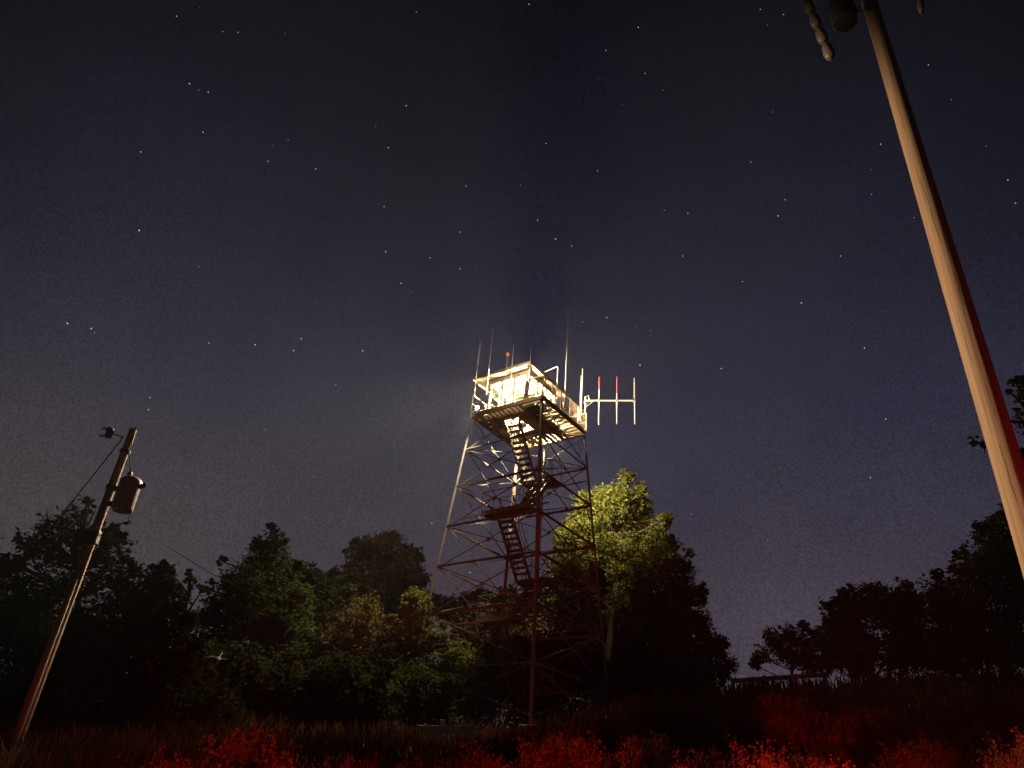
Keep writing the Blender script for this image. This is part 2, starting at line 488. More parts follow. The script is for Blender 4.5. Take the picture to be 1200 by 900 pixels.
# ---- railing
def railing(a, b, n, mesh=False):
    r = thing('railing', None, None); r.parent = tower
    a = Vector(a); b = Vector(b)
    for k in range(n + 1):
        p = a + (b - a) * (k / n)
        m = MB(); m.bar(p + Vector((0, 0, -0.2)), p + Vector((0, 0, 1.07)), 0.045); m.build('post', CREAM, r)
    m = MB()
    for h_, w_ in ((1.07, 0.05), (0.55, 0.035), (0.10, 0.05)):
        m.bar(a + Vector((0, 0, h_)), b + Vector((0, 0, h_)), w_, w_ * 0.8)
    m.build('rail', CREAM, r)
    if mesh:
        m = MB()
        ln = (b - a).length
        q = int(ln / 0.07)
        for k in range(1, q):
            p = a + (b - a) * (k / q)
            m.bar(p + Vector((0, 0, 0.12)), p + Vector((0, 0, 1.05)), 0.007)
        for k in range(1, 14):
            h_ = 0.12 + k * 0.066
            m.bar(a + Vector((0, 0, h_)), b + Vector((0, 0, h_)), 0.007)
        m.build('wire_mesh', RUST, r)
e = D + 0.02
railing((-e, -e, H), (e, -e, H), 5, True)
railing((-e, -e, H), (-e, e, H), 4)
railing((-e, e, H), (e, e, H), 4)
railing((e, -e, H), (e, e, H), 4)
# ---- cabin
CH = 2.18
TW = 0.07
m = MB()
SILL = 0.42; HEAD = 1.98
def wall_x(x, y0, y1):      # wall facing +-x
    m.box(x - TW / 2, y0, H + 0.03, x + TW / 2, y1, H + SILL)
    m.box(x - TW / 2, y0, H + HEAD, x + TW / 2, y1, H + CH)
def wall_y(y, x0, x1):
    m.box(x0, y - TW / 2, H + 0.03, x1, y + TW / 2, H + SILL)
    m.box(x0, y - TW / 2, H + HEAD, x1, y + TW / 2, H + CH)
wall_x(WX0, WY0 + TW / 2, WY1 - TW / 2); wall_x(WX1, WY0 + TW / 2, WY1 - TW / 2)
wall_y(WY0, WX0 - TW / 2, WX1 + TW / 2); wall_y(WY1, WX0 - TW / 2, WX1 + TW / 2)
for x in (WX0, WX1):
    for y in (WY0, WY1):
        m.box(x - 0.055, y - 0.055, H + 0.031, x + 0.055, y + 0.055, H + CH - 0.002)
m.build('cabin_wall', CABW, tower)
def window(p0, p1):
    """one glazed bay between two points of the wall line"""
    a = Vector((p0[0], p0[1], 0)); b = Vector((p1[0], p1[1], 0))
    w = MB()
    for q in (a, b): w.bar(q + Vector((0, 0, H + SILL)), q + Vector((0, 0, H + HEAD)), 0.05, 0.06, (b - a))
    for z in (SILL + 0.02, HEAD - 0.02, ): w.bar(a + Vector((0, 0, H + z)), b + Vector((0, 0, H + z)), 0.045, 0.045)
    for z in (SILL + 0.47, SILL + 0.91): w.bar(a + Vector((0, 0, H + z)), b + Vector((0, 0, H + z)), 0.022, 0.022)
    f = w.build('window', CABW, tower)
    g_ = MB(); g_.bar(a + Vector((0, 0, H + (SILL + HEAD) / 2)), b + Vector((0, 0, H + (SILL + HEAD) / 2)), 0.006, HEAD - SILL - 0.06)
    g_.build('pane', GLASS, f)
for k in range(3):
    y0 = WY0 + 0.06 + (WY1 - WY0 - 0.12) * k / 3; y1 = WY0 + 0.06 + (WY1 - WY0 - 0.12) * (k + 1) / 3
    window((WX0, y0 + 0.03), (WX0, y1 - 0.03)); window((WX1, y0 + 0.03), (WX1, y1 - 0.03))
    x0 = WX0 + 0.06 + (WX1 - WX0 - 0.12) * k / 3; x1 = WX0 + 0.06 + (WX1 - WX0 - 0.12) * (k + 1) / 3
    window((x0 + 0.03, WY0), (x1 - 0.03, WY0)); window((x0 + 0.03, WY1), (x1 - 0.03, WY1))
# roof: low hip with wide eaves
RX0, RX1, RY0, RY1 = -1.93, 1.68, -1.14, 2.42
ZR = H + CH
m = MB()
m.box(RX0, RY0, ZR, RX1, RY1, ZR + 0.05)
m.build('soffit', SOFFIT, tower)
m = MB()
for x in (RX0, RX1): m.box(x - 0.02, RY0 - 0.02, ZR - 0.03, x + 0.02, RY1 + 0.02, ZR + 0.13)
for y in (RY0, RY1): m.box(RX0 + 0.022, y - 0.02, ZR - 0.03, RX1 - 0.022, y + 0.02, ZR + 0.13)
m.build('fascia', CREAM, tower)
cxr, cyr = (RX0 + RX1) / 2, (RY0 + RY1) / 2
m = MB()
m.add([(RX0 - .04, RY0 - .04, ZR + .132), (RX1 + .04, RY0 - .04, ZR + .132), (RX1 + .04, RY1 + .04, ZR + .132), (RX0 - .04, RY1 + .04, ZR + .132), (cxr, cyr, ZR + .55)],
      [(0, 1, 4), (1, 2, 4), (2, 3, 4), (3, 0, 4), (3, 2, 1, 0)])
m.build('roof', DARKSTEEL, tower)
# pipe hoop from the eave to the rail, translucent green panel under the deck, riser pipe to the ground
p_a = to_local(at_z(638, 436, ZB + ZR + 0.1)); p_b = to_local(at_z(653, 429.5, ZB + ZR + 0.38)); 
m = MB(); m.tube([p_a, p_b - Vector((0, 0, 0)), p_b + Vector((0.04, -0.02, -0.08)), Vector((p_b.x + .05, p_b.y - .02, H + 0.3))], 0.02, 8)
m.build('hoop_pipe', PIPE, tower)
gp = to_local(at_z(627, 480, ZD - 0.25))
m = MB(); m.box(gp.x - 0.42, gp.y - 0.36, H - 0.265, gp.x + 0.42, gp.y + 0.36, H - 0.245); m.build('green_panel', GREENP, tower)
rp_ = to_local(at_z(638.5, 524, ZD - 0.3))
m = MB(); m.tube([(rp_.x, rp_.y, H - 0.1), (rp_.x - .02, rp_.y, 8), (rp_.x, rp_.y, -0.1)], 0.06, 10); m.build('riser_pipe', PIPE, tower)
for z in (H - 2.1, H - 4.2, H - 6.2, H - 8.2, H - 10.4):
    m = MB(); m.bar((rp_.x, rp_.y, z), (rp_.x, -half(z) + 0.08, z), 0.04); m.build('pipe_bracket', STEEL, tower)

# ceiling lamp of the cabin
for lx, ly, lab, pw in ((-0.8, -0.2, 'blazing lamp hanging just inside the left-hand cabin windows', 13000), (0.72, 0.75, 'bright lamp hanging by the far right cabin windows', 6000)):
  lt = thing('ceiling_lamp', lab, 'lamp', to_world((lx, ly, ZR - 0.85)), 0, 'lamps inside the tower cabin')
  m = MB(); m.tube([(0, 0, 0.10), (0, 0, 0.84)], 0.012, 8); m.build('stem', DARKSTEEL, lt)
  m = MB(); m.lathe([(0.05, 0.12), (0.08, 0.10), (0.22, 0.02), (0.215, 0.015), (0.07, 0.09)], 24); m.build('shade', WHITE, lt)
  m = MB(); m.lathe([(0.001, -0.06), (0.05, -0.04), (0.065, 0.0), (0.05, 0.05), (0.025, 0.085)], 16); m.build('bulb', emit_mat('bulb_glow', (1.0, 0.85, 0.6), 300), lt)
  lamp('cabin_light', 'POINT', to_world((lx, ly, ZR - 1.04)), pw, (1.0, 0.77, 0.44), 0.12)
# added floodlights on the railing, unseen fixtures that throw the cabin's light farther
def floodlight(label, x, y, z, target, power, cone, spill):
    fo = to_world((x, y, z))
    d = Vector(target) - fo; d.z = 0
    az = math.atan2(d.y, d.x)
    fl = thing('floodlight', label, 'floodlight', fo, az, 'added floodlights on the tower railing')
    m = MB(); m.box(-0.10, -0.14, -0.10, -0.02, 0.14, 0.10); m.build('housing', DARKSTEEL, fl, 0.012)
    m = MB(); m.box(-0.018, -0.12, -0.08, -0.008, 0.12, 0.08); m.build('lens', emit_mat('lens_glow', (1.0, 0.88, 0.66), 60), fl)
    m = MB(); m.tube([(-0.06, 0, -0.10), (-0.06, 0, -0.20), (-0.03, 0, -0.28)], 0.02, 8); m.build('clamp', STEEL, fl)
    p = fo + d.normalized() * 0.12
    lamp('added_flood_beam', 'SPOT', p, power, (1.0, 0.83, 0.52), 0.08, target, cone, 1.0)
    if spill: lamp('added_flood_spill', 'POINT', p + Vector((0, 0, .02)), spill, (1.0, 0.80, 0.50), 0.08)
floodlight('added floodlight on the left railing, nearest the cabin corner, aimed at the left pole', -2.24, -1.0, H + 1.22, (-7.7, 15, 7.0), 100000, 15, 240)
floodlight('added floodlight at the left end of the railing, aimed down at the young trees', -2.42, 1.6, H + 0.05, (-5.0, 32.4, 8.6), 15000, 64, 0)
floodlight('added floodlight on the far right railing behind the cabin, aimed at the lime tree', 2.24, 0.6, H + 0.85, (5.2, 43, 19.0), 17000, 66, 0)

# ------------------------------------------------------------------ antennas
def whip(bx, by, bz, ytop, label, r=0.02, base=0.25, fat=None, lean=0.0):
    """whip whose foot shows at photo pixel (bx, by), standing at height bz"""
    B = on_face(bx, bz)[0] if by is None else at_z(bx, by, bz)
    zt = z_on(B.x, B.y, ytop)
    a = thing('whip_antenna', label, 'antenna', B, 0, 'whip antennas on the tower top')
    h_ = zt - bz
    m = MB(); m.tube([(0, 0, -0.05), (0, 0, base)], r * 1.7, 8); m.build('mount', STEEL, a)
    m = MB(); m.tube([(0, 0, base - 0.02), (lean * h_ * .5, 0, h_ * .55), (lean * h_, 0, h_)], [r, r * .8, r * .55], 8); m.build('rod', WHIP, a)
    if fat: m = MB(); m.tube([(lean * h_, 0, h_ * (1 - fat)), (lean * h_, 0, h_ + 0.03)], r * 2.1, 8); m.build('sleeve', WHIP, a)
def on_face(px, z):                              # foot on the left-hand railing line, below photo column px at height z
    best = None
    for k in range(400):
        P = to_world((-2.2, -2.15 + 4.4 * k / 399, z - ZB)); v = P - CAM
        d = abs(600 + FPX * v.dot(_R) / v.dot(_F) - px)
        if best is None or d < best[0]: best = (d, P, 450 - FPX * v.dot(_U) / v.dot(_F))
    return best[1], best[2]
ZE = ZB + ZR + 0.15
whip(555.5, None, ZD + .9, 402, 'slim whip antenna with thick sleeve at the leftmost roof corner', 0.018, fat=0.42)
whip(570, None, ZD + .9, 384, 'tall thin whip antenna second from the left on the cabin roof', 0.02)
whip(598, None, ZD + .9, 404, 'short thin whip antenna just right of the red beacon', 0.017)
whip(620, None, ZD + .9, 386, 'whip antenna at the nearest corner of the cabin roof', 0.024)
whip(661.5, 478, ZD + 0.1, 360, 'tallest pale whip antenna, clamped to the right railing', 0.028)
whip(681, 492, ZD + 0.1, 432, 'grey whip antenna at the right corner railing beside the array', 0.026)
whip(679.4, 491, ZD + 0.1, 440, 'shorter dim whip antenna close behind the corner one', 0.018)
ZE = ZD + 0.9
B = on_face(591.3, ZE)[0]
bcn = thing('beacon', 'small orange red warning beacon on a thin stalk on roof', 'beacon', B)
zt = z_on(B.x, B.y, 415) - ZE
m = MB(); m.tube([(0, 0, -0.05), (0, 0, zt - 0.08)], 0.016, 8); m.build('stalk', STEEL, bcn)
m = MB(); m.lathe([(0.001, zt - 0.10), (0.07, zt - 0.08), (0.085, zt), (0.06, zt + 0.08), (0.001, zt + 0.10)], 14); m.build('lens', BEACONM, bcn)
# dipole array on a boom at the right corner
zb_ = z_on(*to_world((2.14, -2.14, 0)).xy, 469)
A0 = at_z(686, 469.5, zb_); A1 = at_z(745, 469.5, zb_)
arr = thing('dipole_array', 'side-mounted boom antenna with three upright rods on right corner', 'antenna', A0)
m = MB(); m.tube([(0, 0, 0), A1 - A0], 0.045, 10); m.build('boom', PIPE, arr)
for px_, y0_, y1_, red in ((702, 442, 497.5, 1), (723, 441.5, 497, 2), (743.6, 443, 497, 0)):
    P = A0 + (A1 - A0) * ((px_ - 686) / 59.0)
    za, zc = z_on(P.x, P.y, y0_), z_on(P.x, P.y, y1_)
    q = P - A0
    m = MB(); m.tube([q + Vector((0, 0, za - zb_)), q + Vector((0, 0, zc - zb_))], 0.030, 8); el = m.build('element', WHIP, arr)
    if red:
        m = MB(); m.tube([q + Vector((0, 0, za - zb_ + 0.01)), q + Vector((0, 0, (za - zb_) * (0.45 if red == 1 else 0.30)))], 0.034, 8)
        m.build('red_tip', REDTIP, el)  # red sleeve over the upper end of the rod
    m = MB(); m.box(q.x - .06, q.y - .06, -.07, q.x + .06, q.y + .06, .07); m.build('clamp', STEEL, arr)
m = MB(); m.tube([Vector((0, 0, -0.7)), Vector((0, 0, 0.25))], 0.04, 8); m.tube([(0, 0, -0.42), (A1 - A0) * 0.17], 0.018, 6); m.build('mast_bracket', PIPE, arr)
m = MB(); m.tube([(0.05, 0, -0.3), (0.2, 0, .1), (0.14, 0, .34), (-0.02, 0, .2), (-0.1, 0, -.2)], 0.012, 6); m.build('feed_cable', PIPE, arr)

# ------------------------------------------------------------------ near pole on the right
RB, RT = Vector((5.44, 7.4, hgt(5.4, 7.4) - 0.3)), Vector((5.18, 7.4, 14.7))
POLEN = mat('near_pole_wood', (0.36, 0.25, 0.165), 0.85, 0.0, 0.20, 5, (6, 6, 0.12), 0.35, spec=0.2)
pole = thing('utility_pole', 'close thick wooden pole on the right, lit tan on its left side', 'utility pole', RB)
m = MB(); n_ = 14
m.tube([(RT - RB) * (k / n_) for k in range(n_ + 1)], [0.165 - 0.055 * k / n_ for k in range(n_ + 1)], 28); m.build('pole', POLEN, pole)
m = MB()
for t, a_, hgt_, wd in ((.42, 214, .9, .006), (.55, 228, 1.3, .008), (.36, 243, .7, .006), (.68, 219, 1.1, .006), (.30, 226, .8, .007), (.48, 250, .6, .006)):
    pts = []
    for k in range(9):
        tt = t + hgt_ / (RT - RB).length * k / 8; aa = rad(a_ + 2.2 * math.sin(k * 1.7)); rr = 0.165 - 0.055 * tt - .002
        pts.append((RT - RB) * tt + Vector((math.cos(aa), math.sin(aa), 0)) * rr)
    m.tube(pts, [.0005] + [wd * .4] * 7 + [.0005], 5)
m.build('drying_cracks', RUBBER, pole)
pt = (RT - RB) * ((14.25 - RB.z) / (RT.z - RB.z))
ca = Vector((1.0, -0.12, 0)).normalized()
m = MB(); m.bar(pt - ca * 1.15 - Vector((0, 0.16, 0)), pt + ca * 1.15 - Vector((0, 0.16, 0)), 0.10, 0.12); m.build('crossarm', POLEG, pole, 0.008)
m = MB()
for s_ in (-1, 1): m.bar(pt + ca * 0.6 * s_ + Vector((0, -.16, -.06)), pt + Vector((0, -.13, -0.65)), 0.03, 0.012)
m.build('arm_brace', DARKSTEEL, pole)
def insulator_string(name, label, P0, P1, n, r, group):
    o = thing(name, label, 'insulator', P0, 0, group)
    d = P1 - P0; ln = d.length
    Rm = d.to_track_quat('Z', 'Y').to_matrix()
    st = ln / n
    m = MB(); m.tube([(0, 0, 0), d], 0.018, 8); m.build('rod', DARKSTEEL, o)
    for k in range(n):
        m = MB()
        m.lathe([(0.02, 0.0), (r * .55, st * .05), (r * .85, st * .18), (r, st * .55), (r * .8, st * .78), (r * .45, st * .80), (0.02, st * .82)], 18, Rm, d * (k / n))
        m.build('bell', CERAM, o)
insulator_string('insulator_string', 'pale four-bell insulator string hanging left of the near pole', at(939, -14, 7.15), at(975.5, 71, 6.75), 5, 0.078, None)
insulator_string('insulator_string', 'small pale insulator hanging right of the near pole top', at(1074, -18, 7.0), at(1081, 17, 6.9), 2, 0.05, None)
tp = at(986, 8, 7.2)
tr = thing('transformer', 'dark transformer drum on the near right pole, mostly out of frame', 'transformer', tp)
m = MB(); m.lathe([(0.001, -0.40), (0.16, -0.40), (0.18, -0.38), (0.18, 0.45), (0.19, 0.46), (0.19, 0.50), (0.001, 0.56)], 28); m.build('tank', DARKSTEEL, tr)
m = MB(); m.bar((0.16, 0.1, 0.2), (0.33, 0.16, 0.2), 0.05, 0.2); m.build('bracket', DARKSTEEL, tr)
m = MB()
for k in range(5):
    a_ = -0.12 + k * 0.06
    m.tube([(a_, -0.16, -0.30), (a_ * 1.6, -0.24, -0.42 - .03 * (k % 3)), (a_ * 1.2 + .1, -0.2, -0.20)], 0.009, 6)
m.build('lead_wires', RUBBER, tr)

# ------------------------------------------------------------------ leaning-looking pole on the left
lb = Vector((-7.98, 15.0, hgt(-7.98, 15.0) - 0.3))
zt = z_on(lb.x, lb.y, 503)
lpole = thing('utility_pole', 'slim weathered utility pole at left carrying a transformer can', 'utility pole', lb)
m = MB(); hh = zt - lb.z
m.tube([(0.10 * k / 10, 0, hh * k / 10) for k in range(11)], [0.104 - 0.026 * k / 10 for k in range(11)], 22); m.build('pole', POLEG, lpole)
m = MB(); m.tube([(0.07, -0.115, 0.2), (0.09, -0.11, hh * .30), (0.10, -0.105, hh * .52)], 0.024, 8); m.build('conduit', PIPE, lpole)
zb2 = z_on(lb.x, lb.y, 632) - lb.z
m = MB(); m.box(-0.16, -0.26, zb2 - 0.14, 0.28, -0.12, zb2 + 0.12); m.build('cable_bracket', DARKSTEEL, lpole, 0.01)
zb3 = z_on(lb.x, lb.y, 515) - lb.z
ia = at(128, 507, 14.6) - lb
m = MB(); m.tube([(0, -0.1, zb3), ia], 0.014, 6); m.build('insulator_arm', DARKSTEEL, lpole)
m = MB(); m.lathe([(0.02, -0.12), (0.07, -0.1), (0.075, -0.03), (0.045, -0.02), (0.05, 0.0), (0.085, 0.02), (0.085, 0.08), (0.03, 0.12)], 16, None, ia); m.tube([ia + Vector((-.03, 0, .06)), ia + Vector((-.14, 0, .10)), ia + Vector((-.17, 0, .05))], .02, 6); m.tube([ia + Vector((-.03, 0, -.06)), ia + Vector((-.15, 0, -.10)), ia + Vector((-.19, 0, -.05))], .02, 6)
m.build('insulator', DARKSTEEL, lpole)
for z_, r_ in ((hh - 0.55, 0.105), (hh - 1.35, 0.108), (hh - 2.3, 0.112)):
    m = MB(); m.tube([(.1 * z_ / hh, 0, z_), (.1 * z_ / hh, 0, z_ + 0.06)], r_, 22); m.build('band', DARKSTEEL, lpole)
tcn = at(148.5, 581, 14.85)
ts = scale_at(tcn)
tr2 = thing('transformer', 'grey cylindrical transformer can hung on the left pole', 'transformer', tcn)
r_, h2 = 12 * ts, 19 * ts
m = MB(); m.lathe([(0.001, -h2), (r_ * .9, -h2), (r_ * .98, -h2 + .03), (r_, -h2 + .06), (r_, h2 - .06)], 32); m.build('tank', CANP, tr2)
m = MB(); m.lathe([(r_ * 1.05, h2 - .08), (r_ * 1.06, h2 - .02), (r_ * .8, h2 + .05), (0.001, h2 + .08)], 32); m.build('lid', CANP, tr2)
m = MB(); m.lathe([(0.03, 0), (0.055, .03), (0.04, .05), (0.055, .08), (0.04, .10), (0.05, .13), (0.02, .16), (0.001, .17)], 14, Matrix.Rotation(rad(60), 3, 'Y'), (r_ * .98, -.05, h2 * .55)); m.build('side_bushing', DARKSTEEL, tr2)
m = MB(); m.lathe([(0.04, 0), (0.06, .03), (0.04, .05), (0.06, .08), (0.03, .14), (0.001, .15)], 14, None, (-r_ * .35, -.03, h2 + .04)); m.build('top_bushing', DARKSTEEL, tr2)
m = MB(); m.bar((-r_ * .9, 0.05, h2 * .5), (lb.x - tcn.x + 0.1, 0.12, h2 * .5), 0.06, 0.09); m.bar((-r_ * .9, 0.05, -h2 * .5), (lb.x - tcn.x + 0.1, 0.12, -h2 * .5), 0.06, 0.09); m.build('hanger', DARKSTEEL, tr2)
m = MB(); m.tube([(-r_ * .35, -.03, h2 + .19), (-r_ * 1.0, -.08, h2 + .55), (-r_ * 1.35, -.05, h2 + 1.2)], .01, 6); m.build('jumper_wire', RUBBER, tr2)
def wire(label, A, Bp, sag, r=0.014):
    o = thing('overhead_wire', label, 'wire', A)
    m = MB(); pts = []
    for k in range(25):
        t = k / 24
        p = A + (Bp - A) * t - A; p.z -= sag * 4 * t * (1 - t); pts.append(p)
    m.tube(pts, r, 6); m.build('cable', RUBBER, o)
wire('thin wire falling leftwards from the top of the left pole', lb + Vector((0, -.1, hh - .25)), at(25, 655, 33), 0.2, 0.016)
wire('thin wire running right from below the transformer can', at(147, 606, 14.9), at(345, 710, 41), 0.35, 0.009)

# ------------------------------------------------------------------ low rails
RAILP = mat('pale_painted_board', (0.70, 0.66, 0.60), 0.85, 0.0, 0.2, 5, (0.4, 5, 5), 0.3)
def low_rail(label, A, Bp, posts, w=0.16, wm=None):
    o = thing('guard_rail', label, 'guard rail', (A.x, A.y, A.z))
    d = Bp - A
    m = MB(); m.bar((0, 0, -w / 2), d - Vector((0, 0, w / 2)), 0.09, w); m.build('board', wm or RAILW, o, 0.01)
    for t, up in posts:
        p = d * t
        gz = hgt(A.x + p.x, A.y + p.y) - A.z - 0.2
        m = MB(); m.box(p.x - .07, p.y + .05, gz, p.x + .07, p.y + .19, p.z + up); m.build('post', wm or RAILW, o, 0.012)
low_rail('short pale weathered guard rail in the brush at the tower foot', at(489, 850, 26), at(555, 851, 26), ((0.03, 0.02), (0.44, 0.19), (0.97, 0.05)), 0.24, RAILP)
low_rail('long pale rail along the crest of the dark bank at right', at(857, 795.5, 34.2), at(968, 788, 34.8), ((0.02, 0.05), (0.35, 0.05), (0.68, 0.05), (0.99, 0.05)), 0.18)

# ------------------------------------------------------------------ trees
def leaf_quads(m, c, size, rnd, flat=0.5):
    """one leaf: a bent pointed quad"""
    d = Vector((rnd.gauss(0, 1), rnd.gauss(0, 1), rnd.gauss(0, 1) * flat)).normalized()
    n = Vector((rnd.gauss(0, 1), rnd.gauss(0, 1), rnd.gauss(0, 1) + .5)).normalized()
    x = d.cross(n)
    if x.length < 1e-3: return
    x.normalize()
    l = size * rnd.uniform(.6, 1.35); w = l * rnd.uniform(.38, .6)
    a = c - d * l * .5; b = c + d * l * .5
    k = len(m.v)
    m.v += [tuple(a), tuple(c + x * w * .5), tuple(b), tuple(c - x * w * .5)]
    m.f.append((k, k + 1, k + 2, k + 3)); m.sm.append(False)
def tree(name, label, cat, Y, blobs, lm, size, dens, group, trunk_px=None, bark=None, spread=1.0, gaps=0.35, seed=0, base=None, clump_r=0.34):
    rnd = random.Random(seed)
    P = []
    for bx, by, br in blobs:
        c = at(bx, by, Y); r = br * scale_at(c)
        c.y += rnd.uniform(-.5, .5) * r
        P.append((c, r))
        if br > 16:
            for _ in range(6):
                a_ = rnd.uniform(0, 6.28); q_ = br * rnd.uniform(.16, .32)
                c2 = at(bx + math.cos(a_) * br * .98, by - abs(math.sin(a_)) * br * 1.0, Y); c2.y += rnd.uniform(-.6, .6) * r
                P.append((c2, q_ * scale_at(c2)))
    if base is None:
        if trunk_px is None:
            tx = sum(c.x * r for c, r in P) / sum(r for c, r in P)
        else: tx = at(trunk_px, 760, Y).x
        base = Vector((tx, Y, hgt(tx, Y) - 0.15))
    o = thing(name, label, cat, base, 0, group)
    top = max(P[:], key=lambda q: q[0].z + q[1])
    m = MB()
    hT = top[0].z - base.z
    r0 = 0.018 * hT + 0.03
    pts = []
    for k in range(8):
        t = k / 7
        pts.append(Vector(((top[0].x - base.x) * t ** 1.5 + .12 * math.sin(3 * t + seed), (top[0].y - base.y) * t, hT * t)))
    m.tube(pts, [r0 * (1 - .85 * k / 7) for k in range(8)], 9)
    for c, r in P:
        q = c - base
        i = min(range(8), key=lambda k: abs(pts[k].z - max(0.25 * hT, q.z - 0.8 * r - 0.4)))
        mid = pts[i].lerp(q, .55) + Vector((0, 0, -.1 * r))
        m.tube([pts[i], mid, q, q + Vector((rnd.uniform(-.5, .5), rnd.uniform(-.5, .5), .6)) * r], [r0 * .38, r0 * .25, r0 * .14, r0 * .05], 6)
        for _ in range(5):
            e_ = Vector((rnd.gauss(0, 1), rnd.gauss(0, 1), rnd.gauss(0, 1))).normalized() * r * rnd.uniform(.6, 1)
            m.tube([q, q + e_ * .5 + Vector((0, 0, -.05)), q + e_], [r0 * .10, r0 * .07, .008], 5)
    m.build('trunk', bark or BARK, o)
    m = MB()
    for c, r in P:
        q = c - base
        nclump = max(10, int(dens * (r ** 2) * 230))
        for _ in range(nclump):
            d = Vector((rnd.gauss(0, 1), rnd.gauss(0, 1), rnd.gauss(0, 1))).normalized()
            rr = r * (rnd.random() ** .45) * spread
            # ragged edge
            rr *= 0.86 + 0.34 * noise.noise(d * 2.3 + Vector((seed, r, 0))) + rnd.uniform(-.05, .16)
            cc = q + d * rr
            if noise.noise((cc + base) * (1.1 / max(.7, r))) > gaps: continue
            cl = clump_r * rnd.uniform(.5, 1.25) * min(1, r)
            for _ in range(rnd.randint(9, 16)):
                leaf_quads(m, cc + Vector((rnd.gauss(0, cl * .5), rnd.gauss(0, cl * .5), rnd.gauss(0, cl * .38))), size, rnd)
    m.build('crown', lm, o)
    return o
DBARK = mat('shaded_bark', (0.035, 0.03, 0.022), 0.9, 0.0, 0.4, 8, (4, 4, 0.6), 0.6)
LDARK = leaf_mat('leaf_dark', (0.040, 0.055, 0.022))
LOLIVE = leaf_mat('leaf_olive', (0.070, 0.070, 0.030))
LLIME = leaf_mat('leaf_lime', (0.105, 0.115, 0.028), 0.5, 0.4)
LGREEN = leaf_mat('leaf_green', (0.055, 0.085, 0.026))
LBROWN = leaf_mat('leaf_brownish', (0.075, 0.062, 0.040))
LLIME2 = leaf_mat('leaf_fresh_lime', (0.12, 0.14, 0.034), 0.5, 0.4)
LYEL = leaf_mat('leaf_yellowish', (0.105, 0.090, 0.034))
G1 = 'trees on the hilltop around the tower'
tree('tree', 'loose ragged tree behind the left pole and its transformer', 'tree', 24,
     [(85, 632, 36), (45, 660, 34), (122, 645, 28), (15, 690, 30), (78, 685, 45), (140, 672, 18), (58, 610, 15), (104, 592, 12), (90, 598, 10), (150, 610, 9), (32, 640, 16), (130, 700, 40)],
     LOLIVE, .17, .55, G1, 90, gaps=.08, seed=1)
tree('tree', 'dark rounded tree just right of the left pole', 'tree', 22,
     [(168, 703, 40), (140, 740, 45), (195, 735, 30), (170, 790, 55), (110, 780, 50), (185, 690, 25), (150, 850, 50), (215, 780, 30)], LDARK, .15, .8, G1, 165, seed=2)
tree('tree', 'black mass of a tree at the left edge, low behind the pole', 'tree', 23,
     [(50, 735, 48), (10, 730, 50), (70, 800, 60), (10, 800, 60), (40, 870, 60), (100, 850, 50)], LDARK, .15, .8, G1, 40, seed=3)
tree('sapling', 'spindly sapling of few leaves between two dark trees', 'sapling', 27,
     [(208, 688, 12), (228, 684, 11), (202, 672, 7), (238, 692, 7), (218, 700, 12), (222, 672, 6), (225, 720, 16), (215, 745, 20)], LOLIVE, .16, .35, G1, 222, gaps=.2, seed=4)
o3 = tree('tree', 'tall pointed tree left of centre with green lit right edge', 'tree', 33,
     [(320, 636, 17), (302, 655, 20), (328, 668, 25), (290, 690, 34), (262, 708, 26), (318, 715, 42), (295, 765, 60), (338, 735, 28), (250, 760, 40), (342, 695, 14), (270, 820, 50), (340, 790, 45)],
     LGREEN, .16, .85, G1, 310, seed=5)
br = MB()
for pl in ([(240, 770), (250, 769.5), (257, 772), (267, 772.5)], [(255, 772.5), (258, 769), (260.5, 764.5)], [(258, 772.5), (252, 780), (243, 785), (238, 792)]):
    br.tube([at(x, y, 28.6 + .1 * k) - o3.location for k, (x, y) in enumerate(pl)], [.035, .03, .022, .012][:len(pl)], 6)
br.tube([at(238, 792, 28.9) - o3.location, at(232, 800, 29.5) - o3.location, at(290, 775, 33) - o3.location], [.03, .035, .05], 6)
br.build('bare_branch', PALEBARK, o3)
tree('tree', 'blackest tree of the row between pointed and broad trees', 'tree', 36,
     [(360, 673, 16), (385, 695, 26), (368, 715, 36), (400, 735, 40), (365, 770, 45), (345, 720, 25), (380, 690, 18)], LDARK, .17, .9, G1, 370, seed=6)
tree('tree', 'broad brownish tree standing farther back left of the tower', 'tree', 46,
     [(450, 652, 26), (424, 655, 19), (476, 668, 24), (490, 682, 15), (450, 692, 42), (410, 690, 20), (455, 634, 11), (500, 705, 16), (470, 740, 45), (418, 640, 10)], LBROWN, .22, .75, G1, 450, seed=7)
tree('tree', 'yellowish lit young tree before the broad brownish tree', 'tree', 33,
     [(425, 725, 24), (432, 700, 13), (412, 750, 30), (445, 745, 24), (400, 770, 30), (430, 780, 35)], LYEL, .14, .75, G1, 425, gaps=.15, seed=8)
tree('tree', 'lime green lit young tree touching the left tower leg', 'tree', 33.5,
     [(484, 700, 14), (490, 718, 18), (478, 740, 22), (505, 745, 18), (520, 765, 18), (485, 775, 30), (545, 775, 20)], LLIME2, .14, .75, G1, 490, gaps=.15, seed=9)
tree('tree', 'dull olive tree seen through the lower tower lattice', 'tree', 47,
     [(545, 718, 22), (582, 728, 26), (566, 700, 12), (615, 722, 28), (598, 698, 14), (525, 715, 16), (640, 705, 22), (570, 760, 40), (625, 760, 40), (560, 810, 45), (620, 810, 45)], LBROWN, .22, .7, G1, 590, seed=10)
